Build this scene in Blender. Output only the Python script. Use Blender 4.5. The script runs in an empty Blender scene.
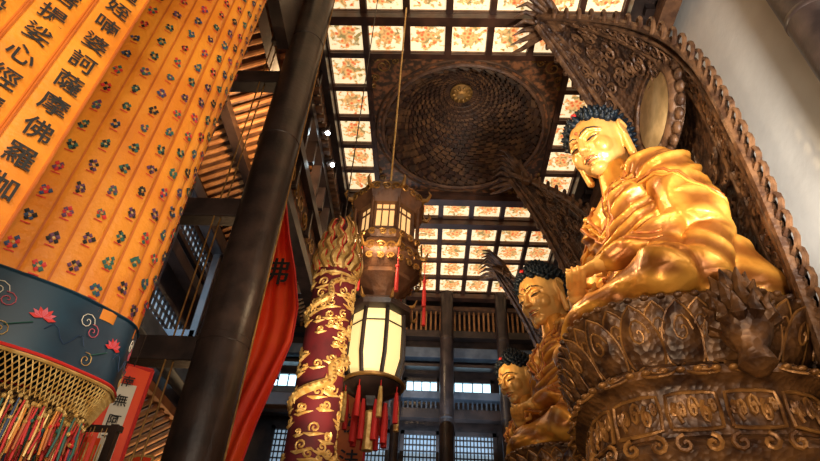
import bpy, math, random
from mathutils import Vector, Matrix, Euler
from mathutils.bvhtree import BVHTree
random.seed(7)
S=bpy.context.scene
COL=S.collection
pi=math.pi
FL=-1.6   # floor height (camera eye level is z=0)

# ------------------------------------------------------------ materials
def mat(name,col,col2=None,metal=0.0,rough=0.5,nscale=4.0,nlo=0.4,nhi=0.6,bump=0.0,bscale=12.0,btype='NOISE',emit=None,es=0.0,spec=0.5,sheen=0.0,detail=4.0,crease_shade=None):
    m=bpy.data.materials.new(name); m.use_nodes=True
    nt=m.node_tree; N=nt.nodes; L=nt.links
    b=N['Principled BSDF']
    b.inputs['Base Color'].default_value=(*col,1)
    b.inputs['Metallic'].default_value=metal
    b.inputs['Roughness'].default_value=rough
    b.inputs['Specular IOR Level'].default_value=spec
    if sheen: b.inputs['Sheen Weight'].default_value=sheen
    tc=N.new('ShaderNodeTexCoord')
    if col2:
        n=N.new('ShaderNodeTexNoise'); n.inputs['Scale'].default_value=nscale; n.inputs['Detail'].default_value=detail
        L.new(tc.outputs['Object'],n.inputs['Vector'])
        r=N.new('ShaderNodeValToRGB'); r.color_ramp.elements[0].position=nlo; r.color_ramp.elements[1].position=nhi
        r.color_ramp.elements[0].color=(*col,1); r.color_ramp.elements[1].color=(*col2,1)
        L.new(n.outputs['Fac'],r.inputs['Fac'])
        out=r.outputs['Color']
        if crease_shade:      # red-brown shade painted into the robe's fold creases
            at=N.new('ShaderNodeAttribute'); at.attribute_name='crease_shade'
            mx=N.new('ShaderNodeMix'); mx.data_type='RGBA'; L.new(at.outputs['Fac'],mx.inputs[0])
            L.new(out,mx.inputs[6]); mx.inputs[7].default_value=(*crease_shade,1); out=mx.outputs[2]
        L.new(out,b.inputs['Base Color'])
    if bump:
        if btype=='NOISE':
            t=N.new('ShaderNodeTexNoise'); t.inputs['Detail'].default_value=6; out='Fac'
        else:
            t=N.new('ShaderNodeTexVoronoi'); out='Distance'
        t.inputs['Scale'].default_value=bscale
        L.new(tc.outputs['Object'],t.inputs['Vector'])
        bp=N.new('ShaderNodeBump'); bp.inputs['Strength'].default_value=bump; bp.inputs['Distance'].default_value=0.05
        L.new(t.outputs[out],bp.inputs['Height']); L.new(bp.outputs['Normal'],b.inputs['Normal'])
    if emit:
        b.inputs['Emission Color'].default_value=(*emit,1); b.inputs['Emission Strength'].default_value=es
    return m

M={}
M['gold']=mat('gilded_wood',(0.62,0.25,0.032),(0.80,0.37,0.06),metal=0.45,rough=0.36,nscale=2.5,bump=0.12,bscale=14,crease_shade=(0.20,0.05,0.008))
M['goldskin']=mat('gilded_skin',(0.76,0.37,0.085),(0.84,0.46,0.13),metal=0.3,rough=0.33,nscale=2)
M['robetrim']=mat('red_gold_trim',(0.32,0.08,0.015),(0.50,0.17,0.03),metal=0.4,rough=0.38,nscale=12)
M['hair']=mat('blue_black_curls',(0.002,0.005,0.010),(0.005,0.012,0.020),rough=0.45,nscale=9,spec=0.3)
M['ink']=mat('black_ink',(0.01,0.008,0.006),rough=0.7)
M['lip']=mat('lip_red',(0.42,0.10,0.03),metal=0.2,rough=0.4)
M['carve']=mat('carved_gilt_wood',(0.035,0.013,0.006),(0.19,0.08,0.024),metal=0.25,rough=0.42,nscale=5,nlo=0.36,nhi=0.70,bump=0.3,bscale=16,btype='VORONOI')
M['carvehi']=mat('gilt_relief',(0.11,0.042,0.012),(0.42,0.19,0.05),metal=0.35,rough=0.36,nscale=5,nlo=0.35,nhi=0.68,bump=0.2,bscale=30)
M['mand']=mat('carved_dark_wood',(0.030,0.013,0.008),(0.11,0.05,0.024),metal=0.1,rough=0.5,nscale=5,bump=0.7,bscale=12,btype='VORONOI')
M['mandhi']=mat('carved_relief_wood',(0.065,0.028,0.014),(0.20,0.095,0.042),metal=0.1,rough=0.45,nscale=6,bump=0.4,bscale=22)
M['halo']=mat('halo_disc',(0.66,0.48,0.25),(0.50,0.35,0.17),metal=0.1,rough=0.5,nscale=5)
M['wood']=mat('dark_lacquered_wood',(0.022,0.014,0.012),(0.048,0.029,0.023),rough=0.34,nscale=3,bump=0.08,bscale=20)
M['coffer']=mat('coffer_wood',(0.045,0.018,0.010),(0.085,0.034,0.018),rough=0.42,nscale=3)
M['woodbluelit']=mat('bluish_lit_wood',(0.07,0.09,0.115),(0.12,0.145,0.175),rough=0.5,nscale=3)  # bluish daylight on the beams is put into this wood colour
M['rafter']=mat('rafter_wood',(0.32,0.13,0.04),(0.48,0.22,0.07),rough=0.6,nscale=4)
M['brown']=mat('brown_wood',(0.08,0.034,0.017),(0.17,0.075,0.033),rough=0.5,nscale=4,bump=0.3,bscale=15)
M['wall']=mat('plaster_wall',(0.66,0.62,0.56),(0.78,0.74,0.67),rough=0.9,nscale=1.2,nlo=0.3,nhi=0.7,bump=0.1,bscale=8)
M['floor']=mat('stone_floor',(0.12,0.11,0.10),(0.18,0.16,0.14),rough=0.35,nscale=3)
M['yellow']=mat('yellow_silk',(0.68,0.20,0.009),(0.78,0.27,0.016),rough=0.5,nscale=3,bump=0.15,bscale=30)
M['yellow2']=mat('orange_silk',(0.42,0.09,0.006),(0.54,0.13,0.01),rough=0.5,nscale=3)
M['teal']=mat('teal_silk',(0.001,0.018,0.040),(0.002,0.034,0.066),rough=0.4,nscale=4)
M['red']=mat('red_silk',(0.85,0.035,0.008),(0.92,0.08,0.012),rough=0.55,nscale=2)
M['maroon']=mat('maroon_velvet',(0.075,0.003,0.006),(0.14,0.006,0.010),rough=0.7,nscale=4)
M['thread']=mat('gold_thread',(0.58,0.32,0.075),(0.78,0.52,0.18),metal=0.3,rough=0.4,nscale=20)
M['pink']=mat('pink_thread',(0.62,0.10,0.14),rough=0.6)
M['bluet']=mat('blue_thread',(0.02,0.05,0.12),rough=0.6)
M['greent']=mat('green_thread',(0.02,0.11,0.08),rough=0.6)
M['whitet']=mat('cream_thread',(0.75,0.68,0.55),rough=0.7)
M['purplet']=mat('purple_thread',(0.12,0.03,0.08),rough=0.6)
M['redt']=mat('red_thread',(0.62,0.02,0.015),rough=0.6)
M['amber']=mat('amber_glass',(0.7,0.4,0.15),rough=0.4,emit=(1.0,0.58,0.22),es=0.85)
M['cream']=mat('cream_glass',(0.9,0.8,0.5),rough=0.4,emit=(1.0,0.68,0.24),es=0.9)
M['bulb']=mat('spot_bulb',(1,1,1),emit=(0.8,0.95,1.0),es=40)
M['sky']=mat('daylit_pane',(0.6,0.75,0.85),rough=0.5,emit=(0.50,0.82,1.0),es=2.6)
M['sky2']=mat('dim_daylit_pane',(0.4,0.5,0.6),rough=0.5,emit=(0.42,0.62,0.80),es=0.45)
M['paint']=mat('painted_panel',(0.06,0.03,0.015),(0.30,0.11,0.04),rough=0.5,nscale=7,nlo=0.45,nhi=0.6)
M['dome']=mat('dome_lacquer',(0.034,0.015,0.009),(0.085,0.036,0.018),rough=0.55,nscale=6,spec=0.3)
M['domerib']=mat('dome_bracket_wood',(0.055,0.028,0.016),(0.15,0.068,0.028),metal=0.0,rough=0.55,nscale=3,spec=0.3)
M['goldtrim']=mat('gold_trim',(0.40,0.21,0.055),(0.24,0.12,0.03),metal=0.5,rough=0.4,nscale=8)

def panel_mat():
    m=bpy.data.materials.new('painted_glass_panel'); m.use_nodes=True
    nt=m.node_tree; N=nt.nodes; L=nt.links; b=N['Principled BSDF']
    tc=N.new('ShaderNodeTexCoord')
    sub=N.new('ShaderNodeVectorMath'); sub.operation='SUBTRACT'; sub.inputs[1].default_value=(0.5,0.5,0)
    L.new(tc.outputs['UV'],sub.inputs[0])
    ln=N.new('ShaderNodeVectorMath'); ln.operation='LENGTH'; L.new(sub.outputs[0],ln.inputs[0])
    noi=N.new('ShaderNodeTexNoise'); noi.inputs['Scale'].default_value=9.0; noi.inputs['Detail'].default_value=3
    L.new(tc.outputs['Object'],noi.inputs['Vector'])
    vor=N.new('ShaderNodeTexVoronoi'); vor.inputs['Scale'].default_value=9.0
    L.new(tc.outputs['Object'],vor.inputs['Vector'])
    m1=N.new('ShaderNodeMath'); m1.operation='MULTIPLY_ADD'; m1.inputs[1].default_value=-0.72
    L.new(ln.outputs['Value'],m1.inputs[0]); L.new(noi.outputs['Fac'],m1.inputs[2])
    r=N.new('ShaderNodeMapRange'); r.inputs[1].default_value=0.22; r.inputs[2].default_value=0.28; r.inputs[4].default_value=0.95
    L.new(m1.outputs[0],r.inputs[0])
    cr=N.new('ShaderNodeValToRGB'); e=cr.color_ramp.elements
    e[0].position=0.0; e[0].color=(0.52,0.04,0.012,1); e[1].position=0.8; e[1].color=(0.26,0.18,0.05,1)
    x=e.new(0.26); x.color=(0.72,0.14,0.025,1); x=e.new(0.48); x.color=(0.88,0.42,0.13,1)
    L.new(vor.outputs['Distance'],cr.inputs['Fac'])
    mx=N.new('ShaderNodeMix'); mx.data_type='RGBA'
    mx.inputs[6].default_value=(1.0,0.76,0.45,1)
    L.new(r.outputs[0],mx.inputs[0]); L.new(cr.outputs['Color'],mx.inputs[7])
    L.new(mx.outputs[2],b.inputs['Base Color']); L.new(mx.outputs[2],b.inputs['Emission Color'])
    b.inputs['Emission Strength'].default_value=1.05
    b.inputs['Roughness'].default_value=0.5
    return m
M['panel']=panel_mat()

# ------------------------------------------------------------ mesh builder
class MB:
    def __init__(s): s.v=[]; s.f=[]; s.m=[]; s.mats=[]; s.uv={}
    def mi(s,k):
        if k not in s.mats: s.mats.append(k)
        return s.mats.index(k)
    def add(s,vs,fs,k):
        o=len(s.v); s.v+= [tuple(p) for p in vs]; i=s.mi(k)
        for f in fs: s.f.append([a+o for a in f]); s.m.append(i)
    def box(s,c,d,k,R=None):
        x,y,z=[a/2 for a in d]
        vs=[Vector(p) for p in [(-x,-y,-z),(x,-y,-z),(x,y,-z),(-x,y,-z),(-x,-y,z),(x,-y,z),(x,y,z),(-x,y,z)]]
        if R: vs=[R@p for p in vs]
        vs=[p+Vector(c) for p in vs]
        s.add(vs,[(0,3,2,1),(4,5,6,7),(0,1,5,4),(1,2,6,5),(2,3,7,6),(3,0,4,7)],k)
    def tube(s,pts,rad,k,n=8,flat=None):
        pts=[Vector(p) for p in pts]
        if not hasattr(rad,'__len__'): rad=[rad]*len(pts)
        vs=[];fs=[]
        up=Vector((0,0,1)); prev=None
        for i,p in enumerate(pts):
            t=(pts[min(i+1,len(pts)-1)]-pts[max(i-1,0)])
            if t.length<1e-9: t=Vector((0,0,1))
            t.normalize()
            if prev is None:
                a=up if abs(t.z)<0.9 else Vector((1,0,0))
                x=t.cross(a).normalized()
            else:
                x=(prev-t*prev.dot(t))
                x=x.normalized() if x.length>1e-6 else t.cross(up).normalized()
            prev=x; y=t.cross(x)
            for j in range(n):
                an=2*pi*j/n
                vs.append(p+(x*math.cos(an)+y*math.sin(an))*rad[i])
        for i in range(len(pts)-1):
            for j in range(n):
                fs.append((i*n+j,i*n+(j+1)%n,(i+1)*n+(j+1)%n,(i+1)*n+j))
        fs.append(tuple(range(n))[::-1]); fs.append(tuple((len(pts)-1)*n+j for j in range(n)))
        s.add(vs,fs,k)
    def lathe(s,prof,c,k,n=24,rot=0.0,cap=True,sx=1,sy=1,M3=None):
        vs=[];fs=[]
        for r,z in prof:
            for j in range(n):
                an=2*pi*j/n+rot
                p=Vector((r*math.cos(an)*sx,r*math.sin(an)*sy,z))
                if M3: p=M3@p
                vs.append(p+Vector(c))
        for i in range(len(prof)-1):
            for j in range(n):
                fs.append((i*n+j,i*n+(j+1)%n,(i+1)*n+(j+1)%n,(i+1)*n+j))
        if cap:
            fs.append(tuple(range(n))[::-1]); fs.append(tuple((len(prof)-1)*n+j for j in range(n)))
        s.add(vs,fs,k)
    def ell(s,c,r,k,n=16,m=10,R=None):
        vs=[];fs=[]
        c=Vector(c)
        for i in range(1,m):
            th=pi*i/m
            for j in range(n):
                an=2*pi*j/n
                p=Vector((r[0]*math.sin(th)*math.cos(an),r[1]*math.sin(th)*math.sin(an),-r[2]*math.cos(th)))
                if R: p=R@p
                vs.append(p+c)
        a=Vector((0,0,-r[2])); b=Vector((0,0,r[2]))
        if R: a=R@a; b=R@b
        vs.append(a+c); vs.append(b+c); A=len(vs)-2; B=A+1
        for i in range(m-2):
            for j in range(n):
                fs.append((i*n+j,i*n+(j+1)%n,(i+1)*n+(j+1)%n,(i+1)*n+j))
        for j in range(n):
            fs.append((A,(j+1)%n,j)); fs.append((B,(m-2)*n+j,(m-2)*n+(j+1)%n))
        s.add(vs,fs,k)
    def cap(s,a,b,ra,rb,k,n=14):   # tapered capsule
        a=Vector(a);b=Vector(b); d=(b-a); L=d.length; d.normalize()
        pts=[];rad=[]
        for i in range(0,5):
            t=i/4*pi/2; pts.append(a-d*ra*math.cos(t)); rad.append(max(ra*math.sin(t),0.002))
        for i in range(1,4): pts.append(a+d*L*i/4); rad.append(ra+(rb-ra)*i/4)
        for i in range(4,-1,-1):
            t=i/4*pi/2; pts.append(b+d*rb*math.cos(t)); rad.append(max(rb*math.sin(t),0.002))
        s.tube(pts,rad,k,n)
    def grid(s,fn,nu,nv,k,close=False):
        vs=[fn(i/nu,j/nv) for j in range(nv+1) for i in range(nu+1)]
        fs=[(j*(nu+1)+i,j*(nu+1)+i+1,(j+1)*(nu+1)+i+1,(j+1)*(nu+1)+i) for j in range(nv) for i in range(nu)]
        s.add(vs,fs,k)
    def mesh(s,name):
        me=bpy.data.meshes.new(name); me.from_pydata(s.v,[],s.f)
        for k in s.mats: me.materials.append(M[k])
        me.polygons.foreach_set('material_index',s.m); me.update()
        return me
    def obj(s,name,parent=None,smooth=True,loc=None,bevel=0,angle=40):
        me=s.mesh(name)
        if smooth:
            me.polygons.foreach_set('use_smooth',[True]*len(me.polygons))
            try: me.set_sharp_from_angle(angle=math.radians(angle))
            except Exception: pass
        o=bpy.data.objects.new(name,me); COL.objects.link(o)
        if parent: o.parent=parent
        if loc: o.location=loc
        if bevel:
            b=o.modifiers.new('bevel','BEVEL'); b.width=bevel; b.segments=2; b.limit_method='ANGLE'
        return o
def empty(name,loc=(0,0,0)):
    e=bpy.data.objects.new(name,None); e.empty_display_size=0.3; COL.objects.link(e); e.location=loc; return e
def link(name,me,parent,loc=(0,0,0),rot=(0,0,0)):
    o=bpy.data.objects.new(name,me); COL.objects.link(o); o.parent=parent; o.location=loc; o.rotation_euler=rot; return o

def remeshed(mb,name,vox,smooth=4,mk=None):
    o=mb.obj('tmp_'+name)
    r=o.modifiers.new('r','REMESH'); r.mode='VOXEL'; r.voxel_size=vox; r.use_smooth_shade=True
    sm=o.modifiers.new('s','SMOOTH'); sm.iterations=smooth; sm.factor=0.5
    dg=bpy.context.evaluated_depsgraph_get()
    me=bpy.data.meshes.new_from_object(o.evaluated_get(dg)); me.name=name
    bpy.data.objects.remove(o)
    me.materials.clear(); me.materials.append(M[mk])
    me.polygons.foreach_set('use_smooth',[True]*len(me.polygons))
    return me

_tc={}
def glyph(ch):
    if ch in _tc: return _tc[ch]
    cu=bpy.data.curves.new('t','FONT'); cu.body=ch; cu.size=1.0; cu.extrude=0.0; cu.offset=0.012; cu.resolution_u=3
    o=bpy.data.objects.new('t',cu); COL.objects.link(o)
    dg=bpy.context.evaluated_depsgraph_get()
    me=bpy.data.meshes.new_from_object(o.evaluated_get(dg))
    vs=[v.co.copy() for v in me.vertices]; fs=[tuple(p.vertices) for p in me.polygons]
    bpy.data.objects.remove(o)
    if vs:
        x0=min(v.x for v in vs);x1=max(v.x for v in vs);y0=min(v.y for v in vs);y1=max(v.y for v in vs)
        c=Vector(((x0+x1)/2,(y0+y1)/2,0)); vs=[v-c for v in vs]
    _tc[ch]=(vs,fs); return _tc[ch]
def put_glyph(mb,ch,pos,t,up,n,size,k):
    vs,fs=glyph(ch)
    mb.add([Vector(pos)+t*v.x*size+up*v.y*size+n*0.004 for v in vs],fs,k)

def spiral(mapfn,u,v,r,turns,a0,sgn,steps=22):
    pts=[]
    for i in range(steps+1):
        t=i/steps; an=a0+sgn*turns*2*pi*t; rr=r*(1-t)**0.8+0.02*r
        pts.append(mapfn(u+rr*math.cos(an),v+rr*math.sin(an)))
    return pts

# ============================================================ CAMERA
def norm(v): return v.normalized()
Yc=norm(Vector((10,-463,-573))); Zc=norm(Vector((40,710,-573)))
Xc=norm(Yc.cross(Zc)); Zc=norm(Xc.cross(Yc))
R=Matrix((Xc,Yc,Zc))
cam=bpy.data.cameras.new('camera'); cam.lens=573/820*36; cam.sensor_width=36; cam.clip_start=0.05
co=bpy.data.objects.new('camera',cam); COL.objects.link(co)
co.matrix_world=R.to_4x4()
S.camera=co

# ============================================================ ROOM SHELL
CZ=11.0
XL,XR,YF=-5.6,4.7,17.9
def simple_box(name,c,d,k,bev=0):
    mb=MB(); mb.box(c,d,k); return mb.obj(name,smooth=False,bevel=bev)
simple_box('floor',((XL+XR)/2,7,FL-0.1),(XR-XL+1,23,0.2),'floor')
simple_box('wall_right',(XR+0.1,7,5.4),(0.2,23,14),'wall')
simple_box('wall_left',(XL-0.1,7,4.2),(0.2,23,11.6),'wood')
simple_box('wall_back',((XL+XR)/2,YF+0.1,5.4),(XR-XL+0.4,0.2,14),'wood')

ceil=empty('ceiling')
xs=[-2.42+0.89*i for i in range(8)]
rows=[]
y=6.42
r0=[]
for i in range(5):
    r0.append((y-0.9*(i+1),y-0.9*i))
rows+= [a for a in r0[::-1]]
rows+= [(6.5+0.9*i,6.5+0.9*(i+1)) for i in range(6)]
rows+= [(12.05,12.95)]
rows+= [(13.15+0.96*i,13.15+0.96*(i+1)) for i in range(4)]
pm=MB(); uvs=[]
bm_=MB()
for (a,b) in rows:
    for i in range(7):
        dome = 1<=i<=5 and a>7.3 and b<12.0
        if dome: continue
        g=0.06
        pm.add([(xs[i]+g,a+g,CZ),(xs[i+1]-g,a+g,CZ),(xs[i+1]-g,b-g,CZ),(xs[i]+g,b-g,CZ)],[(0,3,2,1)],'panel')
        uvs+= [(0,0),(0,1),(1,1),(1,0)]
        for (cx,cy,dx,dy) in [((xs[i]+xs[i+1])/2,a+g,0.89-2*g,0.03),((xs[i]+xs[i+1])/2,b-g,0.89-2*g,0.03),(xs[i]+g,(a+b)/2,0.03,b-a-2*g),(xs[i+1]-g,(a+b)/2,0.03,b-a-2*g)]:
            bm_.box((cx,cy,CZ-0.03),(dx,dy,0.06),'brown')
po=pm.obj('painted_glass_panels',ceil,smooth=False)
ul=po.data.uv_layers.new(name='UVMap')
for i,l in enumerate(ul.data): l.uv=uvs[i]
ys=sorted(set([a for a,b in rows]+[b for a,b in rows]))
for i,x in enumerate(xs):
    for (a,b) in rows:
        if 1<i<6 and a>7.3 and b<12.0: continue
        bm_.box((x,(a+b)/2,CZ-0.04),(0.13,b-a+0.02,0.17),'coffer')
for yy in ys:
    if 7.5<yy<11.8:
        for i in (0,6): bm_.box(((xs[i]+xs[i+1])/2,yy,CZ-0.035),(0.89,0.13,0.16),'coffer')
    else: bm_.box((0.695,yy,CZ-0.035),(6.23,0.13,0.16),'coffer')
for yy,w in [(6.46,0.2),(12.0,0.26),(13.05,0.24),(17.05,0.25)]:
    bm_.box((0.695,yy,CZ-0.12),(6.5,w,0.34),'coffer')
for x in (-2.5,3.9): bm_.box((x,9.5,CZ-0.18),(0.22,15.5,0.5),'wood')
bm_.obj('coffer_beams',ceil,smooth=False)
sl=MB()
for (x0,x1,y0,y1) in [(XL,-1.6,-4,18),(3.0,XR,-4,18),(-1.6,3.0,-4,7.3),(-1.6,3.0,12.0,18)]:
    sl.box(((x0+x1)/2,(y0+y1)/2,CZ+0.18),(x1-x0,y1-y0,0.1),'wood')
sl.obj('ceiling_slab',ceil,smooth=False)
dc=Vector((0.70,9.65,CZ)); RD=1.98
dm=MB()
def sq(t):
    c,s=math.cos(t),math.sin(t); m=max(abs(c),abs(s)); return (c/m,s/m)
n=96; vs=[];fs=[]
for j in range(n):
    t=2*pi*j/n; a=sq(t)
    vs.append((dc.x+a[0]*2.23,dc.y+a[1]*2.26,CZ-0.02)); vs.append((dc.x+RD*math.cos(t),dc.y+RD*math.sin(t),CZ-0.02))
for j in range(n):
    k=(j+1)%n; fs.append((2*j,2*j+1,2*k+1,2*k))
dm.add(vs,fs,'paint')
prof=[]
steps=14
for i in range(steps+1):
    t=i/steps*pi/2
    prof.append((RD*math.cos(t)*1.0+0.02, 1.65*math.sin(t)))
dm.lathe(prof,dc,'dome',n=72,cap=False)
dm.lathe([(0.25,1.6),(0.25,1.72)],dc,'dome',n=24)
def torus(mb,c,Rr,r,k,n=72):
    mb.lathe([(Rr-r,0),(Rr-r*0.7,-r*0.7),(Rr,-r),(Rr+r*0.7,-r*0.7),(Rr+r,0),(Rr,r),(Rr-r,0)],c,k,n=n,cap=False)
torus(dm,dc+Vector((0,0,-0.03)),RD+0.02,0.05,'brown')
torus(dm,dc+Vector((0,0,-0.03)),RD+0.16,0.03,'domerib')
def dp(phi,t,off=0.0):
    r=(RD*math.cos(t))*(1-off); return dc+Vector((r*math.cos(phi),r*math.sin(phi),1.65*math.sin(t)*(1-off)))
NR=40; TW=2.0
random.seed(21)
for a in range(NR):
    pts=[dp(2*pi*a/NR+TW*(i/18),i/18*1.43,0.02) for i in range(19)]
    dm.tube(pts,[0.022*(1-0.6*i/18) for i in range(19)],'domerib',n=5)
    for i in range(0,20):
        t=(i+0.5)/21*1.43; ph=2*pi*(a+0.5)/NR+TW*((i+0.5)/21)
        sz=0.19*math.cos(t)+0.02
        p=dp(ph,t,0.05)
        dm.box(p,(sz*0.55,sz,sz*0.35),'domerib' if random.random()<0.6 else 'dome',Matrix.Rotation(ph+0.35,3,'Z')@Matrix.Rotation(0.5,3,'Y'))
dm.lathe([(0.0,-0.05),(0.12,-0.06),(0.22,0.0),(0.30,0.03),(0.30,0.08)],dc+Vector((0,0,1.50)),'goldtrim',n=24,cap=False)
for a in range(10):
    ph=2*pi*a/10
    dm.ell(dc+Vector((0.2*math.cos(ph),0.2*math.sin(ph),1.47)),(0.07,0.04,0.03),'goldtrim',n=8,m=6,R=Matrix.Rotation(ph,3,'Z'))
for sx in (-1,1):
    for sy in (-1,1):
        f=lambda u,v: Vector((dc.x+sx*u,dc.y+sy*v,CZ-0.05))
        for (u,v,r) in [(1.9,1.95,0.2),(1.62,2.08,0.1),(2.08,1.62,0.1),(1.45,2.14,0.06),(2.14,1.4,0.06)]:
            dm.tube(spiral(f,u,v,r,1.6,0.5,1),0.018,'goldtrim',n=5)
dm.obj('dome_coffer',ceil)

mb=MB()
mb.box((4.3,9.5,10.7),(0.75,16,0.12),'wood')
mb.box((4.35,9.5,10.3),(0.3,16,0.35),'brown')
for i in range(50):
    mb.box((4.12,2.2+0.32*i,10.55),(0.18,0.14,0.2),'wood')
mb.obj('trim_right',smooth=False)
mb=MB()
mb.box((-2.62,9.0,10.0),(0.12,6.0,1.5),'paint'); 
for z,h in [(10.75,0.2),(9.2,0.22),(7.9,0.25),(6.6,0.25)]: mb.box((-2.6,9.0,z),(0.26,6.0,h),'wood')
mb.box((-2.64,9.0,7.25),(0.08,6.0,1.1),'paint')
for i in range(9):
    y=6.2+0.72*i
    mb.box((-2.6,y,8.9),(0.2,0.1,3.6 if i%2==0 else 0.9),'wood')
f=lambda u,v: Vector((-2.565,u,v))
for i in range(12):
    y=6.5+0.46*i
    mb.tube(spiral(f,y,7.3,0.2,1.7,i,1 if i%2 else -1),0.02,'goldtrim',n=5)
    mb.tube(spiral(f,y,10.0,0.2,1.7,i,1 if i%2 else -1),0.022,'goldtrim',n=5)
for i in range(24):
    y=6.3+0.24*i
    mb.box((-2.5,y,9.45),(0.3,0.11,0.12),'brown'); mb.box((-2.55,y,9.6),(0.22,0.16,0.09),'wood')
mb.obj('trim_left_lintel',smooth=False)
mb=MB()
mb.box((-2.6,14.7,9.8),(0.2,4.6,2.0),'wood'); mb.box((-2.55,14.7,7.0),(0.25,4.6,0.3),'wood')
mb.box((-2.6,2.6,9.6),(0.2,6.0,2.4),'wood')
mb.obj('trim_left_beam',smooth=False)

def pillar(x,y,r,top=CZ-0.2,k='wood'):
    mb=MB()
    H=top
    mb.lathe([(r*1.35,FL),(r*1.45,FL+0.12),(r*1.3,FL+0.3),(r*1.02,FL+0.36)],(x,y,0),'floor',n=28)
    mb.lathe([(r,FL+0.33),(r,H-1.4),(r*0.97,H)],(x,y,0),k,n=40)
    for z in (3.0,6.4,9.0):
        mb.lathe([(r*1.0,z-0.05),(r*1.03,z-0.04),(r*1.03,z+0.04),(r,z+0.05)],(x,y,0),'wood',n=40)
    return mb.obj('pillar')
pillar(-2.34,5.9,0.30)
pillar(-2.3,12.4,0.30)
pillar(0.58,16.8,0.22)
pillar(-0.95,16.9,0.14)
pillar(-2.9,16.9,0.2)
pillar(4.40,3.75,0.26)
pillar(2.4,16.8,0.2)
mb=MB()
for dx,dy,r in [(-0.50,-0.05,0.011),(-0.57,-0.1,0.011),(0.35,-0.1,0.011)]:
    mb.tube([(-2.34+dx,5.9+dy,FL+1.0+i*0.6) for i in range(20)],r,'goldtrim',n=6)
mb.box((-2.86,5.8,9.0),(0.14,0.1,0.25),'wood'); mb.box((-2.86,5.8,-0.5),(0.16,0.12,0.3),'wood')
mb.obj('banner_pulley_cord')

mb=MB()
for i in range(58):
    y=4.0+0.24*i
    a=Vector((-2.65,y,10.75)); b=Vector((-5.5,y,9.25))
    mb.tube([a,b],0.055,'rafter',n=8)
mb.add([(-2.6,-2,10.85),(-5.6,-2,9.28),(-5.6,17.8,9.28),(-2.6,17.8,10.85)],[(0,1,2,3)],'brown')
for x,z in [(-3.4,10.2),(-4.5,9.6)]:
    mb.box((x,10,z),(0.22,14,0.24),'wood')
mb.obj('aisle_roof_rafters',smooth=False)
mb=MB()
for y in (5.9,12.4):
    for z,h in [(5.0,0.32),(7.9,0.3),(2.9,0.3)]:
        mb.box((-3.95,y,z),(3.2,0.24,h),'wood')
for z in (4.3,6.9,8.6): mb.box((-5.35,9.5,z),(0.26,14,0.3),'wood')
mb.box((-4.4,9.4,4.2),(0.3,4.2,0.34),'woodbluelit')
mb.box((-4.4,11.0,7.0),(0.24,9.0,0.3),'wood')
for y in (7.5,9.5,11.5,13.5):
    mb.box((-4.4,y,5.6),(0.16,0.16,2.6),'wood'); mb.box((-4.9,y,5.0),(1.1,0.16,0.2),'woodbluelit')
mb.obj('aisle_tie_beams',smooth=False,bevel=0.02)
mb=MB()
for i in range(30):
    y=8.2+0.26*i
    mb.tube([(-4.5,y,3.55),(-5.5,y,2.95)],0.05,'rafter',n=8)
mb.box((-4.5,12,3.65),(0.15,8,0.15),'rafter')
mb.obj('lower_eave_rafters',smooth=False)

def window(name,axis,fixed,u0,u1,z0,z1,k,nx,nz,th=0.035):
    mb=MB()
    def P(u,z,off): return (fixed+off,u,z) if axis=='x' else (u,fixed+off,z)
    sg=1 if axis=='x' else -1
    def bx(u,z,du,dz,off,dep,kk):
        mb.box(P(u,z,off*sg),(dep,du,dz) if axis=='x' else (du,dep,dz),kk)
    bx((u0+u1)/2,(z0+z1)/2,u1-u0,z1-z0,0.02,0.02,k)
    for i in range(nx+1): bx(u0+(u1-u0)*i/nx,(z0+z1)/2,th,z1-z0,0.06,0.05,'wood')
    for i in range(nz+1): bx((u0+u1)/2,z0+(z1-z0)*i/nz,u1-u0,th,0.06,0.05,'wood')
    for u in (u0,u1): bx(u,(z0+z1)/2,0.12,z1-z0+0.12,0.07,0.1,'wood')
    for z in (z0,z1): bx((u0+u1)/2,z,u1-u0+0.12,0.12,0.07,0.1,'wood')
    return mb.obj(name,smooth=False)
wi=1
for (u0,u1) in [(9.2,11.6),(12.6,15.2)]:
    window('window_%d'%wi,'x',XL,u0,u1,7.6,8.2,'sky2',12,3); wi+=1
    window('window_%d'%wi,'x',XL,u0,u1,5.3,6.2,'sky2',12,4); wi+=1
for (u0,u1,z0,z1,k,nx,nz) in [(-5.3,-4.3,7.6,8.15,'sky',3,1),(-4.1,-3.0,7.6,8.1,'sky',3,1),(-2.6,-1.15,7.55,8.0,'sky',4,1),(-0.75,0.35,7.5,8.05,'sky',4,1),(0.82,2.1,7.5,8.05,'sky',4,1),(2.6,4.2,7.5,8.0,'sky2',4,1),
        (-4.8,-3.2,5.2,6.3,'sky2',12,6),(-2.6,-1.2,5.2,6.3,'sky2',12,6),(-0.75,0.35,5.2,6.3,'sky2',10,6),(0.82,2.1,5.2,6.3,'sky2',12,6)]:
    window('window_%d'%wi,'y',YF,u0,u1,z0,z1,k,nx,nz); wi+=1
mb=MB()
for i in range(60):
    mb.box((-5.4+0.165*i,17.35,9.95),(0.06,0.08,1.0),'rafter')
for z,h,k in [(10.45,0.15,'brown'),(9.45,0.25,'wood'),(8.75,0.35,'woodbluelit'),(8.3,0.10,'wood'),(7.3,0.24,'woodbluelit'),(6.7,0.3,'wood'),(4.9,0.3,'wood')]:
    mb.box((-0.45,17.35,z),(10.1,0.3,h),k)
for i in range(70):
    mb.box((-5.4+0.145*i,17.45,7.0),(0.05,0.06,0.5),'woodbluelit')
mb.box((-0.45,17.6,9.0),(10.1,0.1,0.7),'wood')
for x in (-5.35,-1.9,1.5,4.45): mb.box((x,17.45,(FL+4.9)/2),(0.2,0.2,4.9-FL),'wood')
mb.obj('far_lattice_screen',smooth=False)

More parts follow.
